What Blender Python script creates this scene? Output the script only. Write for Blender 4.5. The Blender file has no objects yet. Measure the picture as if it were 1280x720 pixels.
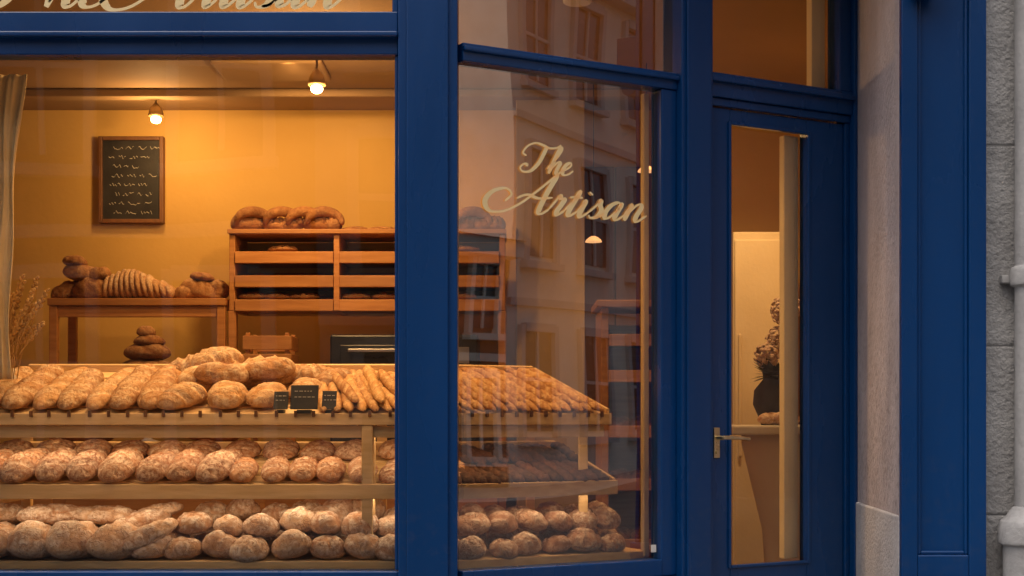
import bpy, math, random
from mathutils import Vector, Matrix, noise
random.seed(7)
R=random.random
def U(a,b): return a+(b-a)*R()
scene=bpy.context.scene
CAMY=-4.445; EYE=1.1; F=1778.0
def px_to_world(u,v,y):
    """image pixel coordinates u,v + chosen depth y -> world position in metres"""
    d=(y-CAMY)/F
    return ((u-640)*d, y, EYE+(520-v)*d)

# ------------------------------------------------------------ materials
def new_mat(name):
    m=bpy.data.materials.new(name); m.use_nodes=True
    nt=m.node_tree; b=nt.nodes.get("Principled BSDF")
    return m,nt,b
def N(nt,t,**k):
    n=nt.nodes.new(t)
    for a,b in k.items(): setattr(n,a,b)
    return n
def surf(name,c1,c2,scale=5,rough=.6,bump=.1,bscale=60,stretch=(1,1,1),metal=0,dist=.01,island=0,spec=.5,detail=6,grime=0,gz=(.5,1.3)):
    m,nt,b=new_mat(name)
    tc=N(nt,'ShaderNodeTexCoord'); mp=N(nt,'ShaderNodeMapping'); mp.inputs['Scale'].default_value=stretch
    nt.links.new(tc.outputs['Object'],mp.inputs[0])
    n=N(nt,'ShaderNodeTexNoise'); n.inputs['Scale'].default_value=scale; n.inputs['Detail'].default_value=detail
    nt.links.new(mp.outputs[0],n.inputs['Vector'])
    cr=N(nt,'ShaderNodeValToRGB'); cr.color_ramp.elements[0].position=.3; cr.color_ramp.elements[1].position=.7
    cr.color_ramp.elements[0].color=(*c1,1); cr.color_ramp.elements[1].color=(*c2,1)
    nt.links.new(n.outputs['Fac'],cr.inputs[0])
    out=cr.outputs[0]
    if island:
        g=N(nt,'ShaderNodeNewGeometry'); hs=N(nt,'ShaderNodeHueSaturation')
        mr=N(nt,'ShaderNodeMapRange'); mr.inputs[3].default_value=1-island; mr.inputs[4].default_value=1+island
        nt.links.new(g.outputs['Random Per Island'],mr.inputs[0]); nt.links.new(mr.outputs[0],hs.inputs['Value'])
        nt.links.new(out,hs.inputs['Color']); out=hs.outputs[0]
    if grime:
        # rain-splash dirt and fine specks, strongest near the pavement
        sx=N(nt,'ShaderNodeSeparateXYZ'); nt.links.new(tc.outputs['Object'],sx.inputs[0])
        mz=N(nt,'ShaderNodeMapRange'); mz.inputs[1].default_value=gz[0]; mz.inputs[2].default_value=gz[1]; mz.inputs[3].default_value=1; mz.inputs[4].default_value=.25; nt.links.new(sx.outputs[2],mz.inputs[0])
        ns=N(nt,'ShaderNodeTexNoise'); ns.inputs['Scale'].default_value=38; ns.inputs['Detail'].default_value=4; nt.links.new(tc.outputs['Object'],ns.inputs['Vector'])
        ms=N(nt,'ShaderNodeMapRange'); ms.inputs[1].default_value=.52; ms.inputs[2].default_value=.72; nt.links.new(ns.outputs['Fac'],ms.inputs[0])
        mm=N(nt,'ShaderNodeMath',operation='MULTIPLY'); nt.links.new(mz.outputs[0],mm.inputs[0]); nt.links.new(ms.outputs[0],mm.inputs[1])
        mg=N(nt,'ShaderNodeMath',operation='MULTIPLY'); mg.inputs[1].default_value=grime; nt.links.new(mm.outputs[0],mg.inputs[0])
        mx=N(nt,'ShaderNodeMixRGB'); nt.links.new(mg.outputs[0],mx.inputs[0]); nt.links.new(out,mx.inputs[1]); mx.inputs[2].default_value=(.12,.105,.095,1); out=mx.outputs[0]
    nt.links.new(out,b.inputs['Base Color'])
    b.inputs['Metallic'].default_value=metal
    b.inputs['Specular IOR Level'].default_value=spec
    if bump>0:
        n2=N(nt,'ShaderNodeTexNoise'); n2.inputs['Scale'].default_value=bscale; n2.inputs['Detail'].default_value=4
        nt.links.new(mp.outputs[0],n2.inputs['Vector'])
        bp=N(nt,'ShaderNodeBump'); bp.inputs['Strength'].default_value=bump; bp.inputs['Distance'].default_value=dist
        nt.links.new(n2.outputs['Fac'],bp.inputs['Height']); nt.links.new(bp.outputs[0],b.inputs['Normal'])
    mr2=N(nt,'ShaderNodeMapRange'); mr2.inputs[3].default_value=max(0,rough-.08); mr2.inputs[4].default_value=min(1,rough+.12)
    nt.links.new(n.outputs['Fac'],mr2.inputs[0]); nt.links.new(mr2.outputs[0],b.inputs['Roughness'])
    return m
def emis(name,c,s):
    m,nt,b=new_mat(name); b.inputs['Base Color'].default_value=(*c,1)
    b.inputs['Emission Color'].default_value=(*c,1); b.inputs['Emission Strength'].default_value=s; return m
def glassmat(name,k,base,tint=(1,1,1)):
    m,nt,b=new_mat(name); nt.nodes.remove(b)
    o=nt.nodes['Material Output']
    tr=N(nt,'ShaderNodeBsdfTransparent'); tr.inputs[0].default_value=(*tint,1)
    gl=N(nt,'ShaderNodeBsdfGlossy'); gl.inputs['Roughness'].default_value=.01
    fr=N(nt,'ShaderNodeFresnel'); fr.inputs[0].default_value=1.5
    ma=N(nt,'ShaderNodeMath',operation='MULTIPLY_ADD'); ma.inputs[1].default_value=k; ma.inputs[2].default_value=base; ma.use_clamp=True
    nt.links.new(fr.outputs[0],ma.inputs[0])
    tc=N(nt,'ShaderNodeTexCoord'); nz=N(nt,'ShaderNodeTexNoise'); nz.inputs['Scale'].default_value=1.6; nz.inputs['Detail'].default_value=0
    bp=N(nt,'ShaderNodeBump'); bp.inputs['Strength'].default_value=.3; bp.inputs['Distance'].default_value=.01
    nt.links.new(tc.outputs['Object'],nz.inputs['Vector']); nt.links.new(nz.outputs[0],bp.inputs['Height']); nt.links.new(bp.outputs[0],gl.inputs['Normal'])
    mx=N(nt,'ShaderNodeMixShader'); nt.links.new(ma.outputs[0],mx.inputs[0]); nt.links.new(tr.outputs[0],mx.inputs[1]); nt.links.new(gl.outputs[0],mx.inputs[2])
    nt.links.new(mx.outputs[0],o.inputs['Surface']); return m
def bread(name,dark,light,flour,fl=.8,crack=.5):
    m,nt,b=new_mat(name)
    tc=N(nt,'ShaderNodeTexCoord')
    n=N(nt,'ShaderNodeTexNoise'); n.inputs['Scale'].default_value=26; n.inputs['Detail'].default_value=5; nt.links.new(tc.outputs['Object'],n.inputs['Vector'])
    g=N(nt,'ShaderNodeNewGeometry')
    ad=N(nt,'ShaderNodeMath',operation='MULTIPLY_ADD'); ad.inputs[1].default_value=.4; nt.links.new(g.outputs['Random Per Island'],ad.inputs[0]); nt.links.new(n.outputs['Fac'],ad.inputs[2])
    cr=N(nt,'ShaderNodeValToRGB'); cr.color_ramp.elements[0].position=.45; cr.color_ramp.elements[1].position=.92
    cr.color_ramp.elements[0].color=(*dark,1); cr.color_ramp.elements[1].color=(*light,1); nt.links.new(ad.outputs[0],cr.inputs[0])
    at=N(nt,'ShaderNodeAttribute',attribute_name='tone')
    n2=N(nt,'ShaderNodeTexNoise'); n2.inputs['Scale'].default_value=85; n2.inputs['Detail'].default_value=4; n2.inputs['Roughness'].default_value=.65; nt.links.new(tc.outputs['Object'],n2.inputs['Vector'])
    mr=N(nt,'ShaderNodeMapRange'); mr.inputs[1].default_value=.36; mr.inputs[2].default_value=.58; mr.inputs[3].default_value=.15; mr.inputs[4].default_value=1
    nt.links.new(n2.outputs['Fac'],mr.inputs[0])
    mu=N(nt,'ShaderNodeMath',operation='MULTIPLY'); nt.links.new(at.outputs['Fac'],mu.inputs[0]); nt.links.new(mr.outputs[0],mu.inputs[1])
    mu2=N(nt,'ShaderNodeMath',operation='MULTIPLY'); mu2.use_clamp=True; mu2.inputs[1].default_value=fl; nt.links.new(mu.outputs[0],mu2.inputs[0])
    mx=N(nt,'ShaderNodeMixRGB'); nt.links.new(mu2.outputs[0],mx.inputs[0]); nt.links.new(cr.outputs[0],mx.inputs[1]); mx.inputs[2].default_value=(*flour,1)
    # dark crazing of the crust
    n3=N(nt,'ShaderNodeTexNoise'); n3.inputs['Scale'].default_value=32; n3.inputs['Detail'].default_value=2; n3.inputs['Distortion'].default_value=1.2; nt.links.new(tc.outputs['Object'],n3.inputs['Vector'])
    s1=N(nt,'ShaderNodeMath',operation='SUBTRACT'); s1.inputs[1].default_value=.5; nt.links.new(n3.outputs['Fac'],s1.inputs[0])
    s2=N(nt,'ShaderNodeMath',operation='ABSOLUTE'); nt.links.new(s1.outputs[0],s2.inputs[0])
    s3=N(nt,'ShaderNodeMapRange'); s3.inputs[1].default_value=.0; s3.inputs[2].default_value=.035; s3.inputs[3].default_value=crack; s3.inputs[4].default_value=0
    nt.links.new(s2.outputs[0],s3.inputs[0])
    mx2=N(nt,'ShaderNodeMixRGB'); nt.links.new(s3.outputs[0],mx2.inputs[0]); nt.links.new(mx.outputs[0],mx2.inputs[1]); mx2.inputs[2].default_value=(dark[0]*.9,dark[1]*.8,dark[2]*.8,1)
    nt.links.new(mx2.outputs[0],b.inputs['Base Color']); b.inputs['Roughness'].default_value=.7; b.inputs['Specular IOR Level'].default_value=.3
    bp=N(nt,'ShaderNodeBump'); bp.inputs['Strength'].default_value=.7; bp.inputs['Distance'].default_value=.008
    hm=N(nt,'ShaderNodeMath',operation='SUBTRACT'); nt.links.new(n2.outputs['Fac'],hm.inputs[0]); nt.links.new(s3.outputs[0],hm.inputs[1])
    nt.links.new(hm.outputs[0],bp.inputs['Height']); nt.links.new(bp.outputs[0],b.inputs['Normal'])
    return m

BLUE=surf('blue_paint',(.0010,.033,.128),(.0018,.048,.182),2.2,.26,.15,45,(1,1,.25),dist=.004,grime=.10,gz=(.4,1.2))
BLUED=surf('blue_paint_dark',(.001,.020,.075),(.002,.028,.10),3,.4,.12,45,(1,1,.25),dist=.004)
CREAM=surf('cream_paint',(.70,.58,.38),(.78,.66,.45),4,.6,.1)
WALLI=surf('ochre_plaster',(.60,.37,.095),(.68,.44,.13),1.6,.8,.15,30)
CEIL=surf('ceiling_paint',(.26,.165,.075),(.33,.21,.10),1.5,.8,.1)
FLOORI=surf('floor_tiles_brown',(.16,.09,.05),(.22,.13,.07),3,.5,.1)
RENDERW=surf('painted_render_mauve',(.38,.335,.345),(.52,.46,.47),7,.8,.8,120,(1,1,.4),grime=.55,gz=(.8,1.7))
STONE=surf('limestone_blocks',(.34,.335,.33),(.50,.495,.485),7,.85,.9,70,dist=.012,island=.06,grime=.3,gz=(.3,1.6))
MORTAR=surf('mortar',(.27,.265,.26),(.33,.33,.32),9,.9,.4)
PLINTH=surf('plinth_stone',(.42,.41,.42),(.52,.51,.52),8,.85,.5,90,grime=.4,gz=(.2,.9))
PIPE=surf('pipe_paint',(.36,.36,.36),(.46,.46,.455),8,.5,.3,60,grime=.4,gz=(.4,1.6))
PINE=surf('pine_wood',(.66,.43,.19),(.80,.57,.30),4,.5,.2,30,(1.2,9,14),island=.10)
OAK=surf('rack_wood',(.42,.17,.04),(.56,.26,.075),4,.5,.2,30,(1.2,9,14),island=.15)
DARKW=surf('dark_wood',(.13,.055,.02),(.20,.085,.03),4,.5,.2,30,(9,9,1.2),island=.2)
GOLD=surf('gold_leaf',(.97,.69,.31),(.99,.77,.40),25,.45,0)
BRASS=surf('brass',(.7,.55,.32),(.8,.64,.4),20,.28,0,metal=1)
BLACK=surf('black_slate',(.012,.012,.012),(.03,.028,.026),9,.55,.1)
CHALK=surf('chalk',(.5,.47,.38),(.7,.66,.55),60,.9,0)
CURT=surf('linen_curtain',(.84,.64,.34),(.90,.72,.43),12,.9,.3,220)
ASPH=surf('asphalt',(.04,.04,.042),(.065,.065,.066),20,.9,.6,200)
PAVE=surf('pavement_slabs',(.22,.22,.21),(.30,.29,.28),6,.85,.4,90)
BRICK=surf('brown_brick',(.19,.10,.06),(.28,.15,.09),6,.9,.3,island=.1)
PALE=surf('pale_stone_facade',(.68,.58,.47),(.80,.70,.58),2,.85,.3)
GREYF=surf('grey_render_facade',(.40,.37,.34),(.50,.46,.42),2,.85,.3)
SLATE=surf('roof_slate',(.06,.06,.07),(.10,.10,.11),8,.7,.3)
DGLASS=surf('far_window_glass',(.02,.025,.03),(.04,.045,.05),2,.12,0)
STEEL=surf('oven_black',(.012,.012,.013),(.025,.025,.027),7,.3,.05)
WHITEP=surf('white_enamel',(.70,.66,.60),(.78,.74,.68),4,.4,.05)
FLOWER=surf('dried_flowers',(.48,.34,.28),(.74,.58,.48),30,.9,.6,90,island=.15)
LEAF=surf('dark_leaves',(.03,.035,.02),(.07,.07,.04),20,.6,.2,island=.3)
WHEAT=surf('dried_wheat',(.36,.22,.08),(.52,.34,.14),30,.9,.3)
BULB=emis('lamp_bulb',(1,.72,.36),16)
BULB2=emis('lamp_shade_glow',(1,.55,.24),1.3)
GLASSL=glassmat('window_glass_front',1.3,.01)
GLASSM=glassmat('window_glass_side',3.0,.20,(.92,.85,.77))
GLASSD=glassmat('window_glass_door',1.6,.015)
B_BAG=bread('baguette_crust',(.33,.12,.025),(.60,.31,.10),(.80,.57,.30),.75,.3)
B_OV=bread('batard_crust',(.36,.15,.045),(.62,.33,.13),(.84,.67,.46),.85,.4)
B_BROWN=bread('brown_loaf_crust',(.22,.07,.025),(.46,.20,.08),(.82,.63,.47),.85,.5)
B_ROLL=bread('floured_roll_crust',(.38,.18,.085),(.66,.40,.23),(.90,.76,.62),1.0,.5)
B_DROLL=bread('dark_roll_crust',(.28,.12,.06),(.52,.29,.17),(.82,.66,.52),.9,.55)
B_CHOC=bread('chocolate_pastry_crust',(.035,.011,.006),(.11,.038,.018),(.30,.15,.08),.4,.3)
B_RACK=bread('rack_loaf_crust',(.18,.06,.016),(.42,.18,.055),(.66,.42,.2),.7,.4)

# ------------------------------------------------------------ mesh builder
AX=-.1675; AN=math.radians(29.3); C_,S_=math.cos(AN),math.sin(AN)
def ident(x,y,z): return (x,y,z)
def M(t,n,z): return (AX+C_*t+n*S_, S_*t-n*C_, z)   # angled shop window line, n = outwards
class B:
    def __init__(s): s.v=[];s.f=[];s.t=[]
    def box(s,x0,x1,y0,y1,z0,z1,xf=ident):
        o=len(s.v)
        for z in (z0,z1):
            for (x,y) in ((x0,y0),(x1,y0),(x1,y1),(x0,y1)): s.v.append(xf(x,y,z)); s.t.append(0)
        for q in ((3,2,1,0),(4,5,6,7),(0,1,5,4),(1,2,6,5),(2,3,7,6),(3,0,4,7)): s.f.append([o+i for i in q])
        return s
    def pane(s,x0,x1,z0,z1,xf=ident,y=0):
        o=len(s.v); s.v+=[xf(x0,y,z0),xf(x1,y,z0),xf(x1,y,z1),xf(x0,y,z1)]; s.t+=[0]*4; s.f.append([o,o+1,o+2,o+3])
    def prism(s,poly,z0,z1,zf=None):
        o=len(s.v); n=len(poly)
        for p in poly: s.v.append((p[0],p[1],z0 if not zf else zf(p[0],p[1])+z0)); s.t.append(0)
        for p in poly: s.v.append((p[0],p[1],z1 if not zf else zf(p[0],p[1])+z1)); s.t.append(0)
        s.f.append([o+i for i in reversed(range(n))]); s.f.append([o+n+i for i in range(n)])
        for i in range(n):
            j=(i+1)%n; s.f.append([o+i,o+j,o+n+j,o+n+i])
    def obox(s,c,ax,ay,az):
        o=len(s.v); c=Vector(c);ax=Vector(ax);ay=Vector(ay);az=Vector(az)
        for k in (-1,1):
            for (i,j) in ((-1,-1),(1,-1),(1,1),(-1,1)): s.v.append(tuple(c+ax*i+ay*j+az*k)); s.t.append(0)
        for q in ((3,2,1,0),(4,5,6,7),(0,1,5,4),(1,2,6,5),(2,3,7,6),(3,0,4,7)): s.f.append([o+i for i in q])
    def tube(s,pts,rad,seg=10,tone=0):
        o=len(s.v); pts=[Vector(p) for p in pts]; n=len(pts)
        rr=rad if isinstance(rad,(list,tuple)) else [rad]*n
        for i,p in enumerate(pts):
            d=(pts[min(i+1,n-1)]-pts[max(i-1,0)]).normalized()
            a=d.cross(Vector((0,0,1)))
            if a.length<.05: a=d.cross(Vector((0,1,0)))
            a.normalize(); b=d.cross(a)
            for k in range(seg):
                an=2*math.pi*k/seg; s.v.append(tuple(p+(a*math.cos(an)+b*math.sin(an))*rr[i])); s.t.append(tone)
        for i in range(n-1):
            for k in range(seg):
                k2=(k+1)%seg; s.f.append([o+i*seg+k,o+i*seg+k2,o+(i+1)*seg+k2,o+(i+1)*seg+k])
        s.f.append([o+k for k in reversed(range(seg))]); s.f.append([o+(n-1)*seg+k for k in range(seg)])
    def lathe(s,c,prof,seg=24):
        o=len(s.v); n=len(prof)
        for (r,z) in prof:
            for k in range(seg):
                an=2*math.pi*k/seg; s.v.append((c[0]+r*math.cos(an),c[1]+r*math.sin(an),c[2]+z)); s.t.append(0)
        for i in range(n-1):
            for k in range(seg):
                k2=(k+1)%seg; s.f.append([o+i*seg+k,o+i*seg+k2,o+(i+1)*seg+k2,o+(i+1)*seg+k])
        s.f.append([o+k for k in reversed(range(seg))]); s.f.append([o+(n-1)*seg+k for k in range(seg)])
    def loaf(s,pos,L,W,H,ax=(1,0,0),up=(0,0,1),kind='oval',nu=22,nv=18,bend=0):
        """one loaf: long axis ax, resting on pos"""
        ax=Vector(ax).normalized(); up=Vector(up); sd=up.cross(ax).normalized(); up=ax.cross(sd).normalized()
        pos=Vector(pos); sd_=Vector((U(-50,50),U(-50,50),U(-50,50))); o=len(s.v)
        ns={'baguette':6,'oval':4,'batard':3,'long':5,'roll':0,'round':0,'rustic':0,'choc':5,'slice':0}[kind]
        p={'baguette':5,'long':4,'choc':3.5}.get(kind,2.3)
        ph=U(0,1); sg=1
        flo=U(-.12,.2); vs=(.62/max(W,.03))
        for i in range(nu+1):
            q=-math.cos(math.pi*i/nu)
            r=max(0,(1-abs(q)**p))**(1/2.0) if i not in (0,nu) else 0.0
            for k in range(nv):
                a=2*math.pi*k/nv; ca,sa=math.cos(a),math.sin(a)
                x=q*L/2; y=W/2*r*ca; z=H/2*r*sa
                if sa<0: z*=.62
                P=Vector((x,y,z)); big=noise.noise(P*9/ (0.6+W*3)+sd_); sm=noise.noise(P*34+sd_)
                tone=.3+flo+.5*max(0,sa)*(.5+big)
                dsp=1+.20*big+.07*sm
                if kind in('roll','round','rustic'):
                    d,_=noise.voronoi(P*vs*3.1+sd_+Vector((.4*big,.4*sm,0)))
                    e=d[1]-d[0]
                    ck=max(0,1-e/.22)*max(0,min(1,sa*1.6+.5))
                    tone=.42+flo+.6*max(0,sa)*(.6+.9*big)
                    dsp+= -.13*ck +.03*(1-ck); tone-=.75*ck
                    rim=max(0,1-abs(e-.3)/.12); tone+=.2*rim
                if ns and sa>.05:
                    sl=(q*.5+.5)*ns*(1.0) + .42*ca*sg*(1 if kind!='batard' else .5)+ph*.15
                    fr=abs((sl%1)-.5)*2  # 1 at slash
                    g=max(0,(fr-.5)/.5)*min(1,sa*2.2)*(1 if abs(q)<.86 else 0)
                    dsp+=-.26*g+.12*max(0,1-abs(fr-.42)*6)*sa
                    tone+=1.0*g-.45*max(0,1-abs(fr-.42)*5)
                P2=Vector((x,y*dsp,z*dsp))
                P2.y+=bend*(1-q*q)*W + .03*W*noise.noise(Vector((q*3,0,0))+sd_)
                P2.z+=H*.31
                s.v.append(tuple(pos+ax*P2.x+sd*P2.y+up*P2.z)); s.t.append(max(0,min(1,tone)))
        for i in range(nu):
            for k in range(nv):
                k2=(k+1)%nv; s.f.append([o+i*nv+k,o+(i+1)*nv+k,o+(i+1)*nv+k2,o+i*nv+k2])
    def obj(s,name,mat,parent=None,bevel=0,smooth=False,seg=2):
        me=bpy.data.meshes.new(name); me.from_pydata(s.v,[],s.f); me.update()
        at=me.attributes.new('tone','FLOAT','POINT'); at.data.foreach_set('value',s.t)
        ob=bpy.data.objects.new(name,me); scene.collection.objects.link(ob); me.materials.append(mat)
        if smooth:
            me.polygons.foreach_set('use_smooth',[True]*len(me.polygons))
        if bevel:
            md=ob.modifiers.new('bevel','BEVEL'); md.width=bevel; md.segments=seg; md.limit_method='ANGLE'
        if parent: ob.parent=parent
        return ob
def empty(name):
    e=bpy.data.objects.new(name,None); scene.collection.objects.link(e); return e
def one(name,mat,fn,**k):
    b=B(); fn(b); return b.obj(name,mat,**k)

# ------------------------------------------------------------ script lettering
def cr(pts,n=9):
    out=[];P=[pts[0]]+list(pts)+[pts[-1]]
    for i in range(1,len(P)-2):
        p0,p1,p2,p3=P[i-1],P[i],P[i+1],P[i+2]
        for k in range(n):
            t=k/n; out.append(tuple(.5*((2*p1[j])+(-p0[j]+p2[j])*t+(2*p0[j]-5*p1[j]+4*p2[j]-p3[j])*t*t+(-p0[j]+3*p1[j]-3*p2[j]+p3[j])*t**3) for j in (0,1)))
    out.append(tuple(pts[-1])); return out
G={
'T':(1.35,[[(-.45,1.25),(-.75,1.45),(-.62,2.0),(-.2,2.3),(.3,2.2),(.8,2.02),(1.3,2.1),(1.5,2.35)],[(.62,2.1),(.6,1.5),(.5,.7),(.2,.08),(-.3,-.02),(-.55,.3),(-.35,.6),(-.1,.45)]]),
'h':(.86,[[(-.15,.35),(.15,1.1),(.34,1.8),(.3,2.15),(.17,2.0),(.1,1.2),(.06,0)],[(.08,.15),(.22,.65),(.42,.98),(.56,.85),(.52,.4),(.54,.08),(.68,.02),(.88,.3)]]),
'e':(.72,[[(0,.28),(.28,.48),(.48,.78),(.36,1.0),(.16,.85),(.06,.45),(.14,.08),(.34,0),(.56,.12),(.76,.4)]]),
'A':(1.12,[[(-.75,.55),(-.62,.95),(-.95,1.25),(-1.4,1.0),(-1.5,.45),(-1.15,-.05),(-.6,.0),(-.1,.5),(.35,1.3),(.72,2.05),(.86,2.3)],[(.84,2.25),(.76,1.5),(.72,.7),(.74,.1),(.9,0),(1.12,.3)],[(-.35,.75),(0,1.0),(.5,.85),(1.05,.95)]]),
'r':(.62,[[(-.02,.28),(.1,.75),(.18,1.12),(.26,.95),(.42,.92),(.4,.6),(.34,.2),(.42,0),(.64,.3)]]),
't':(.52,[[(0,.28),(.2,.9),(.32,1.5)],[(.32,1.5),(.24,.8),(.2,.2),(.3,0),(.54,.3)],[(.0,1.05),(.25,1.1),(.52,1.08)]]),
'i':(.48,[[(0,.28),(.2,.95)],[(.2,1.0),(.16,.5),(.16,.1),(.27,0),(.5,.3)],[(.26,1.42),(.25,1.33)]]),
's':(.66,[[(0,.28),(.2,.7),(.32,1.1)],[(.32,1.1),(.34,.8),(.5,.45),(.42,.08),(.18,0),(.06,.16)],[(.3,.02),(.5,.08),(.68,.32)]]),
'a':(.86,[[(.56,.85),(.4,1.0),(.16,.8),(.05,.4),(.12,.05),(.3,.1),(.48,.5),(.58,.95)],[(.6,1.0),(.54,.5),(.53,.1),(.66,0),(.88,.3)]]),
'n':(.95,[[(.0,.3),(.1,.8),(.17,1.0)],[(.17,1.0),(.13,.5),(.1,0)],[(.12,.25),(.3,.8),(.48,1.0),(.6,.8),(.55,.35),(.57,.08),(.7,0),(.98,.38)]])}
def word(b,text,ox,oz,ux,uz,put,thick,thin):
    x=ox
    for ch in text:
        w,strokes=G[ch]
        for st in strokes:
            pts=cr([((px+.33*pz)*ux+x,pz*uz+oz) for px,pz in st]); n=len(pts); o=len(b.v)
            for i,p in enumerate(pts):
                q0=pts[max(0,i-1)];q1=pts[min(n-1,i+1)]; dx,dz=q1[0]-q0[0],q1[1]-q0[1]; l=math.hypot(dx,dz) or 1
                dx/=l;dz/=l; wd=thin+(thick-thin)*max(0,-dz)**1.1
                wd*=.55+.45*min(1,min(i,n-1-i)/3)
                for sg in (1,-1):
                    b.v.append(put(p[0]-dz*wd/2*sg,p[1]+dx*wd/2*sg)); b.t.append(0)
            for i in range(n-1): b.f.append([o+2*i,o+2*i+1,o+2*i+3,o+2*i+2])
        x+=w*ux
    return x

# ------------------------------------------------------------ ground
one('ground',surf('earth_ground',(.08,.075,.06),(.12,.11,.09),2,.95,.3),lambda b:b.box(-300,300,-300,300,-.4,-.16))
one('road',ASPH,lambda b:b.box(-120,120,-8.0,-2.3,-.155,-.12))
def pav(b):
    for (y0,y1) in ((-2.2,-1.45),(-1.44,-.7),(-.69,-.0)):
        x=-12.0+U(0,.3)
        while x<14: b.box(x,x+.74,y0,y1,-.1,0); x+=.75
    b.box(-.4,1.2,.01,.9,-.1,-.003)
one('pavement',PAVE,pav,bevel=.006)
one('kerb',STONE,lambda b:[b.box(-40+i*1.0,-39.01+i,-2.32,-2.21,-.15,.004) for i in range(80)],bevel=.01)
one('far_pavement',PAVE,lambda b:b.box(-120,120,-10,-8.01,-.155,0))

# ------------------------------------------------------------ bakery building
bk=empty('bakery_building')
fr=B()
# left window frame, y=0 line
fr.box(-.352,-.1685,-.055,.06,.0,3.1)                 # corner post
fr.box(-.325,-.196,-.068,-.0545,.5,3.05)              # raised centre board
fr.box(-1.86,-1.745,-.05,.06,0,3.1)
fr.box(-1.743,-.353,-.045,.05,2.28,2.352)             # transom
fr.box(-1.743,-.353,-.030,.045,2.222,2.2785)
fr.box(-1.743,-.353,-.062,.0,2.272,2.2875)            # drip bead
fr.box(-1.743,-.353,-.035,.05,.56,.618)
fr.box(-1.80,-.36,-.085,.02,.535,.5585)               # sill
fr.box(-3.4,-1.861,-.045,.05,2.222,2.352); fr.box(-3.4,-1.861,-.045,.05,.56,.618); fr.box(-3.55,-3.401,-.05,.06,0,3.1)
fr.box(-.372,-.353,-.03,.03,2.353,3.05)
fr.box(-.365,-.353,-.02,.02,.62,2.2215)
# angled part
fr.box(0.0,.819,-.045,.030,2.205,2.262,M)
fr.box(0.0,.819,-.0,.044,2.235,2.25,M)
fr.box(0.0,.757,-.045,.030,.56,.617,M)
fr.box(0.0,.819,-.02,.07,.53,.5585,M)
fr.box(.757,.8185,-.04,.024,.56,2.2045,M)
fr.box(.819,.95,-.06,.055,0,3.1,M)
fr.box(.835,.935,.0555,.066,.4,3.05,M)
fr.box(.951,1.60,-.05,.035,2.20,2.284,M)
fr.box(.951,1.60,-.0,.052,2.25,2.27,M)
fr.box(.951,1.60,-.04,.024,2.172,2.1995,M)
fr.box(1.545,1.6,-.04,.028,2.2845,3.1,M)
fr.box(1.6005,1.64,-.05,.045,0,3.1,M)
fr.box(1.578,1.6,-.03,.02,0.0,2.1715,M)
fr.obj('window_frames',BLUE,bk,bevel=.004)
# door
dr=B()
dr.box(.958,1.056,-.03,.012,.03,2.168,M); dr.box(1.404,1.5745,-.03,.012,.03,2.168,M)
dr.box(1.0565,1.4035,-.03,.012,2.12,2.168,M); dr.box(1.0565,1.4035,-.03,.012,.03,.575,M)
dr.box(1.045,1.0575,-.0,.02,.57,2.125,M); dr.box(1.4025,1.415,-.0,.02,.57,2.125,M)
dr.box(1.058,1.402,-.0,.02,2.1135,2.125,M); dr.box(1.058,1.402,-.0,.02,.57,.581,M)
dr.box(1.10,1.36,.012,.02,.12,.50,M)
dr.obj('door_leaf',BLUE,bk,bevel=.003)
one('door_glass',GLASSD,lambda b:b.pane(1.056,1.404,.575,2.12,M,-.01),parent=bk)
hb=B()
hb.box(.982,1.008,.012,.018,.955,1.06,M)
hb.tube([M(.995,.015,1.025),M(.995,.055,1.025)],.008)
hb.tube([M(.99,.055,1.026),M(1.03,.06,1.026),M(1.08,.058,1.023),M(1.112,.05,1.02)],[.008,.0075,.0065,.006])
hb.obj('door_handle',BRASS,bk,bevel=.002)
one('door_lock',BRASS,lambda b:b.tube([M(.995,.017,.975),M(.995,.024,.975)],.007),parent=bk)
cs=B(); cs.box(1.335,1.402,-.06,-.032,.585,2.112,M)
cs.box(.735,.7565,-.07,-.048,.62,2.20,M)
cs.box(1.48,1.544,-.08,-.05,2.29,3.05,M)
cs.obj('cream_reveals',CREAM,bk,bevel=.003)
# glass
one('front_glass',GLASSL,lambda b:(b.pane(-1.744,-.366,.6185,2.2215),b.pane(-1.744,-.373,2.3525,3.05),b.pane(-3.4,-1.861,.6185,3.05)),parent=bk)
one('side_glass',GLASSM,lambda b:(b.pane(.001,.7565,.6175,2.2045,M),b.pane(.001,.8185,2.2625,3.05,M)),parent=bk)
one('door_fanlight_glass',GLASSL,lambda b:b.pane(.951,1.5445,2.2845,3.05,M),parent=bk)
# stall risers, fascia, upper wall
sr=B(); sr.box(-3.4,-1.861,-.02,.1,0,.534); sr.box(-1.744,-.353,-.02,.1,0,.534); sr.box(0,.8185,-.08,.02,0,.529,M)
sr.box(-1.6,-.5,-.035,-.0205,.1,.45); sr.box(.1,.72,.0205,.032,.1,.45,M)
sr.obj('stall_riser',BLUED,bk,bevel=.004)
one('fascia_board',BLUE,lambda b:(b.box(-3.6,1.47,-.14,.02,3.101,3.6),b.box(-3.65,1.5,-.3,.02,3.601,3.68)),parent=bk,bevel=.006)
one('soffit',CREAM,lambda b:b.box(-3.5,1.3,.03,3.0,3.06,3.1),parent=bk)
uw=B(); uw.box(-3.6,1.46,.0205,3.3,3.69,8.5)
uw.obj('upper_wall',PALE,bk)
wf=B()
for x in (-2.8,-1.4,0.0):
    for z in (4.4,6.5): wf.box(x,x+.8,-.02,.02,z,z+1.4)
wf.obj('upper_windows',DGLASS,bk)
wf=B()
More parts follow.
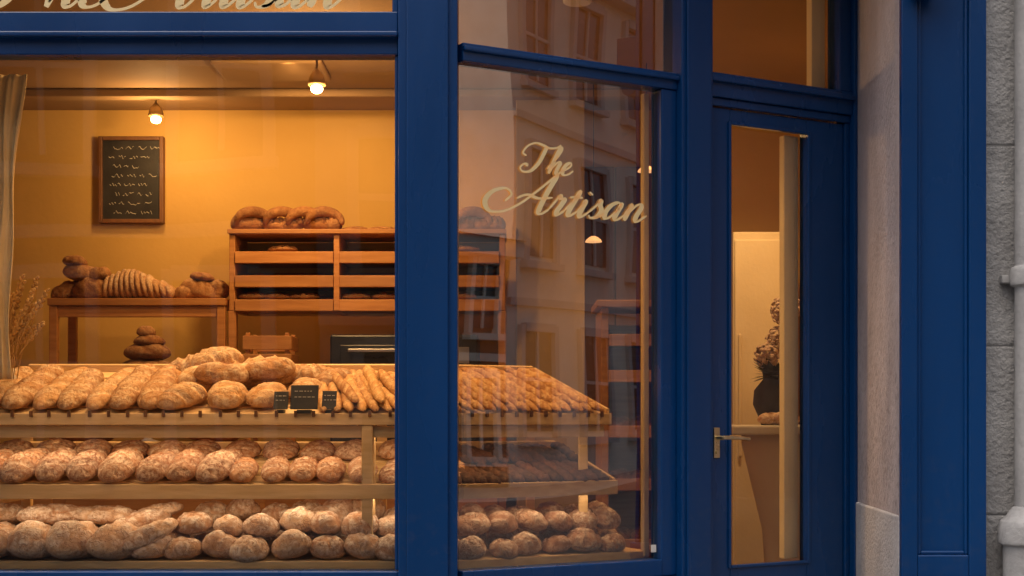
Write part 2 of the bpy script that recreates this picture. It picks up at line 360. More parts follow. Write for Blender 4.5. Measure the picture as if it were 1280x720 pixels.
for x in (-2.8,-1.4,0.0):
    for z in (4.4,6.5):
        wf.box(x-.1,x-.001,-.05,.0203,z-.1,z+1.5); wf.box(x+.801,x+.9,-.05,.0203,z-.1,z+1.5); wf.box(x,x+.8,-.05,.0203,z+1.401,z+1.5); wf.box(x-.1,x+.9,-.08,.0203,z-.2,z-.101)
wf.obj('upper_window_frames',WHITEP,bk,bevel=.01)
# recess return wall
rw=[(1.219,.012),(1.266,.80),(1.268,.84),(1.45,.84),(1.45,.012)]
one('recess_side_wall',RENDERW,lambda b:b.prism(rw,.787,3.1),parent=bk)
rp=[(1.211,.010),(1.258,.79),(1.268,.84),(1.45,.84),(1.45,.010)]
one('recess_plinth',PLINTH,lambda b:b.prism(rp,0,.786),parent=bk,bevel=.006)
# pilaster
pl=B()
pl.box(1.212,1.452,-.045,.009,0,3.1)
pl.box(1.200,1.250,-.065,-.0455,.60,3.1); pl.box(1.408,1.462,-.065,-.0455,.60,3.1)
pl.box(1.2505,1.4075,-.065,-.0455,.60,.672); pl.box(1.2505,1.262,-.056,-.0457,.672,3.1); pl.box(1.397,1.4075,-.056,-.0457,.672,3.1); pl.box(1.2625,1.3965,-.056,-.0457,.6725,.684)
pl.box(1.192,1.470,-.082,.008,0,.5995)
pl.obj('pilaster',BLUE,bk,bevel=.004)
cb=B(); pts=[]
for i in range(30):
    a=i/29*math.pi*2.6; r=.035*(1-i/40); pts.append((1.263,-.105+r*math.cos(a),2.415+r*math.sin(a)))
cb.tube([(p[0]-.03,p[1],p[2]) for p in pts],.010,8); cb.tube([(p[0]+.03,p[1],p[2]) for p in pts],.010,8)
cb.tube([(1.222,-.105,2.415),(1.304,-.105,2.415)],.032,20); cb.box(1.228,1.298,-.16,-.0655,2.43,2.62)
cb.obj('scroll_corbel',BLUED,bk,bevel=.002)
# lettering
lt=B()
word(lt,'The',-1.62,2.376,.118,.10,lambda x,z:(x,-.008,z),.028,.009)
word(lt,'Artisan',-1.125,2.376,.113,.10,lambda x,z:(x,-.008,z),.028,.009)
word(lt,'The',.245,1.884,.056,.041,lambda t,z:M(t,.006,z),.0145,.0062)
word(lt,'Artisan',.215,1.752,.092,.058,lambda t,z:M(t,.006,z),.0195,.0073)
lt.obj('gold_lettering',GOLD,bk)
one('glass_sticker',WHITEP,lambda b:b.box(.728,.748,.003,.005,.64,.665,M),parent=bk)

# interior shell
one('interior_back_wall',WALLI,lambda b:b.box(-3.3,1.9,3.0,3.1,0,2.72),parent=bk)
one('interior_side_wall',WALLI,lambda b:(b.box(-3.4,-3.3,.07,3.0,0,2.72),b.box(1.55,1.65,.86,2.999,0,2.72)),parent=bk)
ce=[(-3.299,.06),(-.30,.06),(-.2,.1),(1.18,.84),(1.55,.95),(1.549,2.999),(-3.299,2.999)]
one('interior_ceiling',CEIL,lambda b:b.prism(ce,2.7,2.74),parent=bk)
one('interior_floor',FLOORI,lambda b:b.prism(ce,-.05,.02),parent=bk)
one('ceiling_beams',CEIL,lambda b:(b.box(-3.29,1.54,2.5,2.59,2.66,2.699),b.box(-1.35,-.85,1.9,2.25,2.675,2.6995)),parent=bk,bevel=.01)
one('wall_darkening_boards',DARKW,lambda b:[b.box(.37+i*.17,.535+i*.17,2.975,2.999,.02,2.4) for i in range(4)],parent=bk,bevel=.004)  # dark boards added to darken the right part of the ochre wall

# ------------------------------------------------------------ neighbour stone wall + pipe
sw=B()
zz=[0,.30,.79,1.32,1.95,2.55,3.1,3.7,4.3,4.9,5.5,6.1,6.7,7.3,7.9,8.5]
for i in range(len(zz)-1):
    x=1.475
    first=True
    while x<8:
        w=(.34 if (i%2 and first) else .78); first=False
        sw.box(x,x+w-.004,.02+U(0,.004),.2,zz[i]+.002,zz[i+1]-.002); x+=w
ws=empty('stone_wall'); sw.obj('blocks',STONE,ws,bevel=.006)
one('mortar_bed',MORTAR,lambda b:b.box(1.472,8.0,.026,.3,0,8.5),parent=ws)
dp=empty('drain_pipe')
db=B(); db.lathe((1.605,-.03,0),[(.043,.8),(.043,1.50),(.056,1.505),(.058,1.515),(.058,1.55),(.052,1.562),(.043,1.565),(.043,1.575),(.043,5.0),(.043,8.3)],28)
db.obj('upper_pipe',PIPE,dp,smooth=False)
db=B(); db.lathe((1.595,-.05,0),[(.075,0),(.075,.70),(.088,.705),(.09,.715),(.09,.755),(.084,.775),(.066,.79),(.05,.815),(.044,.82)],28)
db.obj('lower_pipe',PIPE,dp,smooth=False)
for o in dp.children:
    md=o.modifiers.new('b','BEVEL'); md.width=.003; md.segments=2
    o.data.polygons.foreach_set('use_smooth',[True]*len(o.data.polygons)); o.modifiers.new('w','WEIGHTED_NORMAL')
one('wall_bracket',PIPE,lambda b:b.box(1.53,1.68,-.005,.022,1.515,1.54),parent=dp,bevel=.003)

# ------------------------------------------------------------ houses across the street
def house(name,x0,x1,h,mat,bays,storeys,rise=2.4,yf=-10.0):
    e=empty(name)
    one('walls',mat,lambda b:b.box(x0,x1,yf-7,yf,-.1,h),parent=e)
    g=B();f=B();bw=(x1-x0)/bays;sh=h/storeys
    for i in range(bays):
        for j in range(storeys):
            cx=x0+bw*(i+.5); z0=j*sh+sh*.26; z1=j*sh+sh*.82; w=bw*.24
            g.box(cx-w,cx+w,yf,yf+.02,z0,z1)
            f.box(cx-w-.12,cx-w-.001,yf,yf+.09,z0-.1,z1+.12); f.box(cx+w+.001,cx+w+.12,yf,yf+.09,z0-.1,z1+.12)
            f.box(cx-w,cx+w,yf,yf+.11,z1+.001,z1+.16); f.box(cx-w-.16,cx+w+.16,yf,yf+.16,z0-.22,z0-.101)
            f.box(cx-.03,cx+.03,yf+.021,yf+.05,z0,z1); f.box(cx-w,cx-.031,yf+.021,yf+.05,(z0+z1)/2-.03,(z0+z1)/2+.03); f.box(cx+.031,cx+w,yf+.021,yf+.05,(z0+z1)/2-.03,(z0+z1)/2+.03)
    f.box(x0,x1,yf,yf+.3,h-.25,h-.001)
    for j in range(1,storeys): f.box(x0,x1,yf,yf+.07,j*sh-.08,j*sh+.06)
    g.obj('windows',DGLASS,e); f.obj('trim',PALE if mat!=PALE else GREYF,e)
    r=B()
    r.v=[(x0,yf+.35,h),(x1,yf+.35,h),(x1,yf-7,h),(x0,yf-7,h),(x0+.0,yf-3.3,h+rise),(x1,yf-3.3,h+rise)]; r.t=[0]*6
    r.f=[[0,1,5,4],[2,3,4,5],[0,4,3],[1,2,5],[3,2,1,0]]
    r.obj('roof',SLATE,e)
    c=B(); c.box(x0+.4,x0+1.1,yf-3.8,yf-2.8,h+rise*.5,h+rise+.8); c.obj('chimney',BRICK,e)
house('brick_house',9.0,16.4,4.0,BRICK,5,2,.8)
house('stone_townhouse',16.45,24,9.2,PALE,4,3)
house('stone_townhouse',24.05,34,7.6,GREYF,5,3)
house('rendered_house',-2.0,8.95,6.4,GREYF,6,3)
house('rendered_house',-13,-2.05,6.0,BRICK,6,2)
house('stone_townhouse',34.05,60,9,PALE,10,3)
house('stone_townhouse',-40,-13.05,8,PALE,10,3)

# ------------------------------------------------------------ display stand
OFF=.10
Cx,Cy=-.158,.12
def MI(t,d): # inside offset d from angled glass
    return M(t,-d,0)[:2]
RISE=.31
def top_z(x,y,z0):
    dl=y-Cy; n=((x-AX)*(-S_)+(y)*C_)-OFF
    return z0+RISE*max(0,min(dl,n)) 
tE=.615
def tray(z0,depth,tend,lip,rail=True):
    b=B()
    mt=math.tan(AN/2)*depth
    up=lambda x,y:top_z(x,y,z0)
    ns=6
    for i in range(ns):
        a=depth*i/ns+(.004 if rail or i else .022); c=depth*(i+1)/ns-.012
        ma,mc=math.tan(AN/2)*a,math.tan(AN/2)*c
        b.prism([(-1.72,Cy+a),(Cx-ma,Cy+a),(Cx-mc,Cy+c),(-1.72,Cy+c)],-.014,0,up)
        b.prism([(Cx-ma,Cy+a),MI(tend,OFF+a),MI(tend,OFF+c),(Cx-mc,Cy+c)],-.014,0,up)
    b.box(-1.74,Cx,Cy-.016,Cy,z0-.034,z0+lip)
    b.prism([(Cx+.001,Cy-.017),MI(tend+.012,OFF-.017),MI(tend+.012,OFF-.001),(Cx+.001,Cy)],z0-.034,z0+lip)
    if rail:
        b.box(-1.74,Cx,Cy+.01,Cy+.03,z0-.075,z0-.036); b.prism([(Cx+.001,Cy+.011),MI(tend,OFF+.011),MI(tend,OFF+.03),(Cx+.001,Cy+.03)],z0-.075,z0-.036)
    p0=MI(tend+.002,OFF); p1=MI(tend+.014,OFF); p2=MI(tend+.014,OFF+depth); p3=MI(tend+.002,OFF+depth)
    b.prism([p0,p1,p2,p3],-.03,.02,up)
    b.prism([(-1.72,Cy+depth-.01),(Cx-mt,Cy+depth-.01),(Cx-mt,Cy+depth+.004),(-1.72,Cy+depth+.004)],-.03,.025,up)
    b.prism([(Cx-mt,Cy+depth-.01),MI(tend,OFF+depth-.01),MI(tend,OFF+depth+.004),(Cx-mt,Cy+depth+.004)],-.03,.025,up)
    return b
ds=empty('bread_display_stand')
Z1=1.105; Z2=.868; ZB=.64
tray(Z1,.5,tE,.004).obj('upper_tray',PINE,ds,bevel=.0025)
tray(Z2,.38,.64,.014,False).obj('lower_tray',PINE,ds,bevel=.0025)
# dowel ends on the lips
b=B(); x=-1.72
while x<Cx-.02: b.box(x,x+.010,Cy-.024,Cy-.0165,Z1-.008,Z1+.012); x+=U(.056,.066)
t=.03
while t<tE: b.box(t,t+.010,-(OFF-.0175),-(OFF-.025),Z1-.008,Z1+.012,M); t+=.055
b.obj('tray_pegs',DARKW,ds,bevel=.001)
st=B()
for x in (-1.735,-.478):
    st.box(x,x+.034,Cy+.031,Cy+.065,ZB,Z1-.02); st.box(x,x+.034,Cy+.46,Cy+.49,0.02,Z1+.12); st.box(x,x+.034,Cy+.066,Cy+.459,Z2-.06,Z2-.03)
st.box(-.482,-.446,Cy-.012,Cy+.009,ZB,Z1-.035)
st.box(-1.742,-1.706,Cy-.012,Cy+.009,ZB,Z1-.035)
for d in (.06,.42): 
    p=MI(.56,OFF+d); st.box(p[0]-.016,p[0]+.016,p[1]-.016,p[1]+.016,ZB,Z1+ d*RISE-.02)
st.obj('uprights',PINE,ds,bevel=.003)
dk=[(-1.74,.062),(-.21,.062),(-.185,.075),MI(.76,.055),MI(.76,.55),(-.32,.66),(-1.74,.66)]
one('base_deck',PINE,lambda b:b.prism(dk,ZB-.03,ZB),parent=ds,bevel=.003)
dk2=[(-1.72,.09),(-.24,.09),MI(.05,.08),MI(.74,.08),MI(.74,.52),(-.33,.62),(-1.72,.62)]
one('base_cabinet',DARKW,lambda b:b.prism(dk2,.02,ZB-.031),parent=ds)

# ---- breads on upper tray
g=B(); x=-1.70
while x<-1.16:
    w=U(.088,.105); L=U(.40,.46)
    dirv=Vector((U(-.04,.08),1,RISE))
    c=Vector((x,Cy-.02,Z1-.004))+dirv*(L/2)
    g.loaf(c,L,w,w*.78,dirv,(0,-RISE,1),'long',40,22,bend=U(-.08,.08)); x+=w*.94
g.obj('bread_loaves',B_OV,smooth=True)
g=B()
for (x,y,L,W,H,an,zz_) in [(-1.08,.20,.20,.13,.09,60,0),(-1.02,.40,.24,.15,.10,20,0),(-.93,.21,.19,.13,.095,100,0),(-.86,.44,.26,.16,.12,10,0),(-.80,.23,.19,.12,.085,75,0),(-.97,.32,.20,.13,.085,-15,.045),(-.82,.36,.19,.13,.085,35,.05),(-1.10,.52,.2,.13,.1,0,0),(-.72,.48,.20,.12,.08,15,0),(-.69,.31,.18,.11,.075,80,0),(-.61,.44,.17,.1,.07,60,0),(-1.03,.53,.2,.14,.09,40,.03)]:
    a=math.radians(an); ax=Vector((math.cos(a),math.sin(a),RISE*math.sin(a)))
    g.loaf((x,y,top_z(x,y,Z1)+zz_),L,W,H,ax,(0,-RISE,1),'batard' if R()<.5 else 'rustic',32,26)
g.obj('rustic_loaves',B_OV,smooth=True)
g=B(); x=-.60
while x<Cx-.01:
    f=(x+.60)/.44; a=math.radians(8+21*f); w=.043; L=.50
    dx,dy=-math.sin(a),math.cos(a); dirv=Vector((dx,dy,RISE*dy))
    c=Vector((x,Cy-.025+U(-.008,.01),Z1))+dirv.normalized()*(L/2)
    g.loaf(c,L,w*U(.9,1.1),w*.85,dirv,(0,-RISE,1),'baguette',44,14,bend=U(-.2,.2)); x+=w*.98
t=.045
while t<tE-.01:
    w=.043; L=U(.49,.53); p=MI(t,OFF-.025+U(-.008,.01)); dirv=Vector((-S_+U(-.03,.03),C_,RISE))
    c=Vector((p[0],p[1],Z1))+dirv.normalized()*(L/2)
    g.loaf(c,L,w*U(.9,1.1),w*.85,dirv,(RISE*S_,-RISE*C_,1),'baguette',44,14,bend=U(-.2,.2)); t+=w*.96
for k in range(9):
    t=.06+k*.06; L=U(.40,.5); p=MI(t,OFF+.01+U(0,.03)); dirv=Vector((-S_+U(-.09,.09),C_,RISE))
    c=Vector((p[0],p[1],Z1+.027))+dirv.normalized()*(L/2)
    g.loaf(c,L,.04,.036,dirv,(RISE*S_,-RISE*C_,1),'baguette',44,14,bend=U(-.2,.2))
for k in range(4):
    x=-.50+k*.085; L=U(.4,.48); dirv=Vector((-.3+U(-.1,.1),1,RISE)); c=Vector((x,Cy+.0,Z1+.028))+dirv.normalized()*(L/2)
    g.loaf(c,L,.04,.036,dirv,(0,-RISE,1),'baguette',44,14,bend=U(-.2,.2))
g.obj('baguettes',B_BAG,smooth=True)
# price cards
pc=empty('price_cards'); b=B(); h=B()
for (x,y,w,hh) in [(-.745,.125,.046,.058),(-.688,.105,.088,.078),(-.590,.125,.046,.060)]:
    zt=Z1+.016; b.obox((x+w/2-.02,y,zt+hh/2),(w/2,0,0),(0,.003,0),(0,.012,hh/2)); b.obox((x+w/2-.02,y+.016,zt+hh*.3),(w/5,0,0),(0,.002,0),(0,-.012,hh*.3)); b.obox((x+w/2-.02,y,zt-.007),(w/4,0,0),(0,.018,0),(0,0,.006))
    for r in range(3):
        zz0=zt+hh*(.75-.24*r); x0=x-.02+w*.15
        while x0<x-.02+w*.8:
            l=U(.004,.012); yy=y-.0045+.024/hh*(zz0-zt-hh/2)*.5
            h.box(x0,x0+l,yy-.0006,yy,zz0-.0012,zz0+.0012); x0+=l+.004
b.obj('cards',BLACK,pc,bevel=.001); h.obj('chalk_marks',CHALK,pc)
# ---- lower tray
g=B(); x=-1.72
while x<-.98:
    w=U(.105,.125); dirv=Vector((U(.05,.3),1,RISE)); c=Vector((x,Cy-.01,Z2+.004))+dirv.normalized()*.12
    g.loaf(c,U(.22,.27),w,.09,dirv,(0,-RISE,1),'oval',34,24); x+=w*.93
while x<-.47:
    w=U(.085,.10); dirv=Vector((U(-.1,.2),1,RISE)); c=Vector((x,Cy-.01,Z2+.004))+dirv.normalized()*.10
    g.loaf(c,U(.17,.20),w,.07,dirv,(0,-RISE,1),'batard',30,22); x+=w*1.0
while x<-.16:
    w=U(.085,.10); c=Vector((x,Cy+.11,Z2+.03)); g.loaf(c,.2,w,.06,(0.1,1,RISE),(0,-RISE,1),'batard',28,20); x+=w
x=-1.70
while x<-.25:
    w=U(.12,.14); c=Vector((x,Cy+.30,Z2+.30*RISE)); g.loaf(c,.15,w,.065,(.1,1,RISE),(0,-RISE,1),'oval',20,16); x+=w
g.obj('brown_loaves',B_BROWN,smooth=True)
g=B(); t=.05
while t<.63:
    for d in (.0,.19):
        p=MI(t,OFF+d+.01); dirv=Vector((-S_+U(-.35,.1),C_,RISE)); c=Vector((p[0],p[1],Z2+RISE*d+.006))+dirv.normalized()*.08
        g.loaf(c,U(.18,.21),.055,.042,dirv,(RISE*S_,-RISE*C_,1),'choc',22,14)
    t+=.047
g.obj('chocolate_pastries',B_CHOC,smooth=True)
# ---- bottom pile, left big loaves
g=B()
for (x,y,z,L,W,H,an,tl) in [(-1.66,.15,0,.24,.15,.14,95,0),(-1.54,.14,0,.22,.16,.15,85,0),(-1.40,.13,0,.24,.15,.15,70,0),(-1.26,.13,0,.25,.15,.15,60,0),
  (-1.13,.15,.01,.22,.11,.11,50,.2),(-1.60,.32,.02,.28,.14,.11,10,0),(-1.38,.31,.03,.26,.14,.11,0,0),(-1.16,.30,.02,.24,.13,.11,30,0),
  (-1.50,.25,.10,.26,.13,.09,15,0),(-1.34,.25,.10,.24,.12,.08,-10,0),(-1.21,.20,.085,.22,.11,.08,25,.30),(-1.17,.24,.12,.19,.095,.06,20,.25),(-1.15,.11,.055,.20,.10,.08,30,.45),(-1.70,.28,.10,.2,.12,.09,0,0),(-.62,.25,.08,.22,.12,.10,20,.2),(-.70,.36,.02,.25,.14,.14,0,0)]:
    a=math.radians(an); g.loaf((x,y,ZB+z),L,W,H,(math.cos(a),math.sin(a),tl),(0,0,1),'rustic' if R()<.75 else 'batard',36,30)
g.obj('country_loaves',B_ROLL,smooth=True)
g=B()
def roll(b,x,y,z,d):
    a=U(0,3.1); b.loaf((x,y,z),d*U(1,1.18),d*U(.92,1.05),d*U(.78,.92),(math.cos(a),math.sin(a),U(-.25,.25)),(U(-.2,.2),U(-.3,.1),1),'roll',26,24)
for (y,z,d,off) in [(.125,.0,.118,0),(.24,.0,.12,.05),(.18,.072,.112,.03),(.35,.02,.12,0),(.30,.10,.11,.06)]:
    x=-1.06+off
    while x<-.15-y*.1:
        roll(g,x+U(-.015,.015),y+U(-.02,.02),ZB+z+U(-.006,.010),d*U(.84,1.12)); x+=d*U(.9,1.04)
g.obj('bread_rolls',B_ROLL,smooth=True)
g=B()
for (dd,z,d,off) in [(.115,.0,.11,0),(.225,.0,.11,.05),(.17,.07,.105,.03),(.34,.02,.11,.02),(.29,.09,.10,.0)]:
    t=.0+off
    while t<.72:
        p=MI(t,dd); roll(g,p[0]+U(-.012,.012),p[1]+U(-.012,.012),ZB+z+U(-.006,.01),d*U(.85,1.1)); t+=d*U(.92,1.06)
g.obj('dark_bread_rolls',B_DROLL,smooth=True)

# ------------------------------------------------------------ back of shop
YB=2.55
def P(u,v,y=YB): return px_to_world(u,v,y)
e=empty('bread_table'); b=B()
x0=P(72,0)[0];x1=P(290,0)[0];zt=P(0,376)[2]
b.box(x0,x1,YB-.16,YB+.2,zt-.035,zt); b.box(x0+.03,x1-.03,YB-.14,YB-.12,zt-.09,zt-.036)
for x in (x0+.005,x1-.045): b.box(x,x+.04,YB-.15,YB-.11,.02,zt-.036); b.box(x,x+.04,YB+.14,YB+.18,.02,zt-.036)
b.box(x0+.05,x1-.05,YB-.1,YB+.15,.5,.53); b.obj('table_frame',OAK,e,bevel=.004)
g=B(); 
xa=P(138,0)[0]; xb=P(222,0)[0]
for i in range(12):
    f=i/11; x=xa+(xb-xa)*f; H=.155*(1-.45*abs(f-.4)**1.3*2)
    g.loaf((x,YB-.04,zt+.004),.20*(1-.3*abs(f-.5)),.050,H*1.22,(0,1,0),(.10-.62*f,0,1),'slice',22,22)
g.obj('sliced_loaf',B_OV,smooth=True)
g=B()
for (u,v,L,H) in [(88,376,.17,.12),(118,376,.20,.14),(100,352,.18,.11),(93,334,.12,.07),(124,352,.13,.09),(250,376,.22,.13),(273,376,.14,.13),(252,352,.12,.06),(238,376,.16,.1)]:
    p=P(u,v,YB-.03+U(-.03,.03)); g.loaf((p[0],p[1],p[2]),L,.16,H,(1,.2,U(-.3,.3)),(0,0,1),'rustic',26,22)
g.obj('crusty_loaves',B_RACK,smooth=True)
# rack
e=empty('bread_rack'); b=B()
x0=P(297,0)[0]; x1=P(628,0)[0]; za=P(0,386)[2]; zb=P(0,297)[2]
cols=[x0,P(425,0)[0],P(527,0)[0],x1]
for x in cols: b.box(x-.014,x+.014,YB-.14,YB+.2,za-.02,zb-.001)
for x in (x0,x1): b.box(x-.018,x+.018,YB-.14,YB-.10,.02,za-.021)
zs=[za,za+(zb-za)*.33,za+(zb-za)*.66,zb]
for i,z in enumerate(zs):
    if i==3: b.box(x0-.02,x1+.02,YB-.16,YB+.2,z,z+.022)
    else:
        for c0,c1 in zip(cols[:-1],cols[1:]):
            b.box(c0+.0145,c1-.0145,YB-.12,YB+.2,z-.01,z+.006)
            b.box(c0+.0145,c1-.0145,YB-.150,YB-.121,z-.022,z+.034)
            b.obox(((c0+c1)/2,YB+.03,z+.052),((c1-c0)/2-.015,0,0),(0,.15,.022),(0,-.0006,.005))
b.obj('rack_frame',OAK,e,bevel=.003)
one('rack_back',WALLI,lambda b:b.box(x0,x1,YB+.201,YB+.212,za-.02,zb),parent=e)
g=B()
for i,z in enumerate(zs[:3]):
    for c0,c1 in zip(cols[:-1],cols[1:]):
        x=c0+.09
        while x<c1-.06:
            if R()<(.55 if i else .8): g.loaf((x,YB-.07,z+.036),.15,.10,.045,(1,U(-.3,.3),0),(0,0,1),'oval',20,16)
            x+=U(.11,.16)
g.obj('shelf_loaves',B_RACK,e,smooth=True)
g=B()
for (u,L,H,tl) in [(312,.18,.13,.3),(345,.14,.10,-.3),(367,.12,.11,.6),(398,.18,.12,-.4),(418,.10,.13,.8),(445,.16,.035,0),(480,.18,.035,0),(584,.14,.13,.3),(605,.15,.1,-.3),(620,.1,.1,.2)]:
    x=P(u,0)[0]; g.loaf((x,YB+.0,zb+.025),L,.13,H,(1,.2,tl*.3),(0,0,1),'oval' if H>.05 else 'round',26,20)
for u in (320,356,384,408,592):
    x=P(u,0)[0]; pts=[(x+.07*math.cos(a)*1.2,YB-.06+.02*math.sin(2*a),zb+.06+.06*math.sin(a)) for a in [k/14*math.pi for k in range(15)]]
    g.tube(pts,[.012+.014*math.sin(k/14*math.pi) for k in range(15)],10,.3)
g.obj('rack_loaves',B_RACK,smooth=True)
one('back_counter',OAK,lambda b:(b.box(-2.7,-.05,2.2,2.95,.92,.96),b.box(-2.68,-.07,2.25,2.94,.02,.919),*[b.box(-2.6+i*.5,-2.16+i*.5,2.235,2.2495,.12,.86) for i in range(5)]),bevel=.004)
e=empty('bakery_oven'); xo0=P(412,0,2.35)[0]; xo1=P(597,0,2.35)[0]; zo=P(0,418,2.35)[2]
one('body',STEEL,lambda b:b.box(xo0,xo1,2.36,2.85,.962,zo),parent=e,bevel=.01)
one('door',surf('oven_door_glass',(.015,.015,.016),(.025,.025,.025),3,.25,0),lambda b:b.box(xo0+.05,xo1-.16,2.345,2.359,1.0,zo-.05),parent=e,bevel=.004)
one('trim',surf('steel_trim',(.5,.48,.45),(.6,.58,.55),9,.3,0,metal=1),lambda b:(b.box(xo0+.09,xo1-.2,2.32,2.335,zo-.085,zo-.07),b.box(xo1-.13,xo1-.04,2.35,2.359,zo-.14,zo-.06),b.box(xo0+.1,xo0+.115,2.336,2.3445,zo-.085,zo-.07),b.box(xo1-.22,xo1-.205,2.336,2.3445,zo-.085,zo-.07)),parent=e,bevel=.002)
g=B(); px=P(185,0,2.3)[0]
one('cake_stand',WHITEP,lambda b:b.lathe((px,2.3,.961),[(.08,0),(.075,.01),(.02,.03),(.02,.20),(.05,.215),(.15,.22),(.155,.235),(.14,.24)],28))
for (r,z,n) in [(.16,1.203,1),(.13,1.29,1),(.11,1.365,1),(.075,1.43,1),(.045,1.475,1)]: g.loaf((px+U(-.01,.01),2.3,z),r*2,r*1.9,.10 if r>.08 else .065,(1,.3,0),(0,0,1),'round',22,20)
for k in (-1,1): g.loaf((px+k*.30,2.35,.963),.3,.2,.24,(1,0,0),(0,0,1),'oval',22,18)
g.obj('round_loaf_stack',B_RACK,smooth=True)
b=B(); cx0,_,cz0=P(308,462,2.3); cx1=P(368,0,2.3)[0]
for i in range(3): b.box(cx0,cx1,2.20,2.212,cz0-.08+i*.085,cz0-.015+i*.085); b.box(cx0,cx1,2.42,2.432,cz0-.08+i*.085,cz0-.015+i*.085); b.box(cx0-.002,cx0+.01,2.2125,2.4195,cz0-.08+i*.085,cz0-.015+i*.085);b.box(cx1-.01,cx1+.002,2.2125,2.4195,cz0-.08+i*.085,cz0-.015+i*.085)
for x in (cx0+.012,cx1-.032): b.box(x,x+.02,2.2125,2.232,.961,cz0+.17); b.box(x,x+.02,2.40,2.4195,.961,cz0+.17)
b.box(cx0+.012,cx1-.012,2.233,2.399,cz0-.09,cz0-.078)
b.obj('wooden_crate',OAK,bevel=.002)
# menu board
e=empty('menu_board'); x0,_,z1=P(124,171,2.97); x1,_,z0=P(205,279,2.97)
one('board',BLACK,lambda b:b.box(x0+.015,x1-.015,2.965,2.985,z0+.015,z1-.015),parent=e)
one('frame',DARKW,lambda b:(b.box(x0,x0+.02,2.95,2.998,z0,z1),b.box(x1-.02,x1,2.95,2.998,z0,z1),b.box(x0+.0205,x1-.0205,2.95,2.998,z0,z0+.02),b.box(x0+.0205,x1-.0205,2.95,2.998,z1-.02,z1)),parent=e,bevel=.003)
h=B()
z=z1-.06
while z>z0+.05:
    x=x0+.05+U(0,.03); xe=x1-U(.06,.13)
    while x<xe:
        pts=[]; l=U(.03,.07); k=0
        while k<=l: pts.append((x+k,z+U(-.009,.010))); k+=.007
        if len(pts)>2:
            o=len(h.v); q=cr(pts,3)
            for a in q:
                h.v+= [(a[0],2.962,a[1]-.0013),(a[0]+.001,2.962,a[1]+.0013)]; h.t+=[0,0]
            for i in range(len(q)-1): h.f.append([o+2*i,o+2*i+2,o+2*i+3,o+2*i+1])
        x+=l+.014
    z-=.048
h.obj('chalk_writing',CHALK,e)
# curtain
b=B(); nx,nz=70,40
for j in range(nz+1):
    z=1.22+(2.22-1.22)*j/nz
    for i in range(nx+1):
        f=i/nx; wd=1-.22*math.sin(min(1,(1-j/nz)*1.4)*math.pi*.5)
        b.v.append((-1.80+f*.205*wd+.006*math.sin(j*.3+f*9),.22+.010*math.sin(f*30+.25*math.sin(j*.25))+.005*math.sin(f*61+j*.1),z)); b.t.append(0)
for j in range(nz):
    for i in range(nx): o=j*(nx+1)+i; b.f.append([o,o+1,o+nx+2,o+nx+1])
cu=b.obj('window_curtain',CURT,smooth=True); md=cu.modifiers.new('s','SOLIDIFY'); md.thickness=.002
# wheat
b=B()
for k in range(50):
    x=U(-1.76,-1.67); tx=x+U(-.05,.09); tz=U(1.34,1.52); y=U(.30,.38)
    pts=[(x+(tx-x)*q*q,y,1.16+(tz-1.16)*q) for q in (0,.25,.5,.75,1)]
    b.tube(pts,.002,5)
    d=Vector((pts[-1][0]-pts[-2][0],0,pts[-1][2]-pts[-2][2])).normalized(); p=Vector(pts[-1])
    for q in range(7):
        c=p+d*.010*q; b.loaf(c+Vector((.004*(-1)**q,0,0)),.018,.011,.011,d+Vector((.4*(-1)**q,0,0)),(0,1,0.1),'slice',5,6)
b.obj('dried_wheat_bundle',WHEAT,smooth=True)
one('wheat_jar',WHITEP,lambda b:b.lathe((-1.71,.34,1.12),[(.045,0),(.05,.02),(.05,.09),(.035,.12),(.038,.14)],24),smooth=True)

# right side cabinet
e=empty('wooden_cabinet'); b=B()
cx0,cx1,cy0,cy1=.37,.74,1.45,1.85
for x in (cx0,cx1-.03): b.box(x,x+.03,cy0,cy1,.02,1.55)
for z in (.15,.55,.80,1.02,1.25,1.40): b.box(cx0+.0305,cx1-.0305,cy0+.01,cy1,z,z+.022); b.box(cx0+.0305,cx1-.0305,cy0,cy0+.0095,z-.01,z+.04)
b.box(cx0-.02,cx1+.02,cy0-.02,cy1,1.5505,1.58); b.box(cx0+.031,cx1-.031,cy1-.02,cy1-.001,.2,1.5); b.obj('case',OAK,e,bevel=.003)
g=B()
for z in (.82,1.042,.572):
    for k in range(3): g.loaf((.45+k*.1,1.56,z+.003),.12,.1,.07,(1,.2,0),(0,0,1),'roll',16,14)
g.obj('shelf_rolls',B_RACK,e,smooth=True)
one('painted_pier',surf('pier_paint',(.42,.30,.16),(.50,.37,.2),2,.8,.1),lambda b:b.box(.02,.36,2.6,2.999,.02,2.6985),bevel=.006)
# counter seen through the door
e=empty('service_counter')
one('worktop',surf('marble_top',(.6,.56,.5),(.75,.71,.65),6,.3,.05),lambda b:b.box(.93,1.50,1.55,2.2,1.02,1.06),parent=e,bevel=.008)
b=B()
b.lathe((1.22,1.86,0),[(.14,.02),(.14,.06),(.10,.12),(.09,.3),(.11,.6),(.17,.85),(.20,.98),(.20,1.019)],36); b.obj('pedestal',WHITEP,e,smooth=True)
one('tall_fridge',CREAM,lambda b:(b.box(1.08,1.40,2.5,2.95,.02,2.0),b.box(1.085,1.395,2.478,2.4995,.08,1.96),b.box(1.10,1.115,2.455,2.4775,.9,1.5)),bevel=.01)
e=empty('flower_vase'); 
one('vase',BLACK,lambda b:b.lathe((1.13,1.72,1.061),[(.05,0),(.055,.02),(.085,.09),(.08,.15),(.04,.20),(.045,.23)],28),parent=e,smooth=True)
b=B(); lf=B()
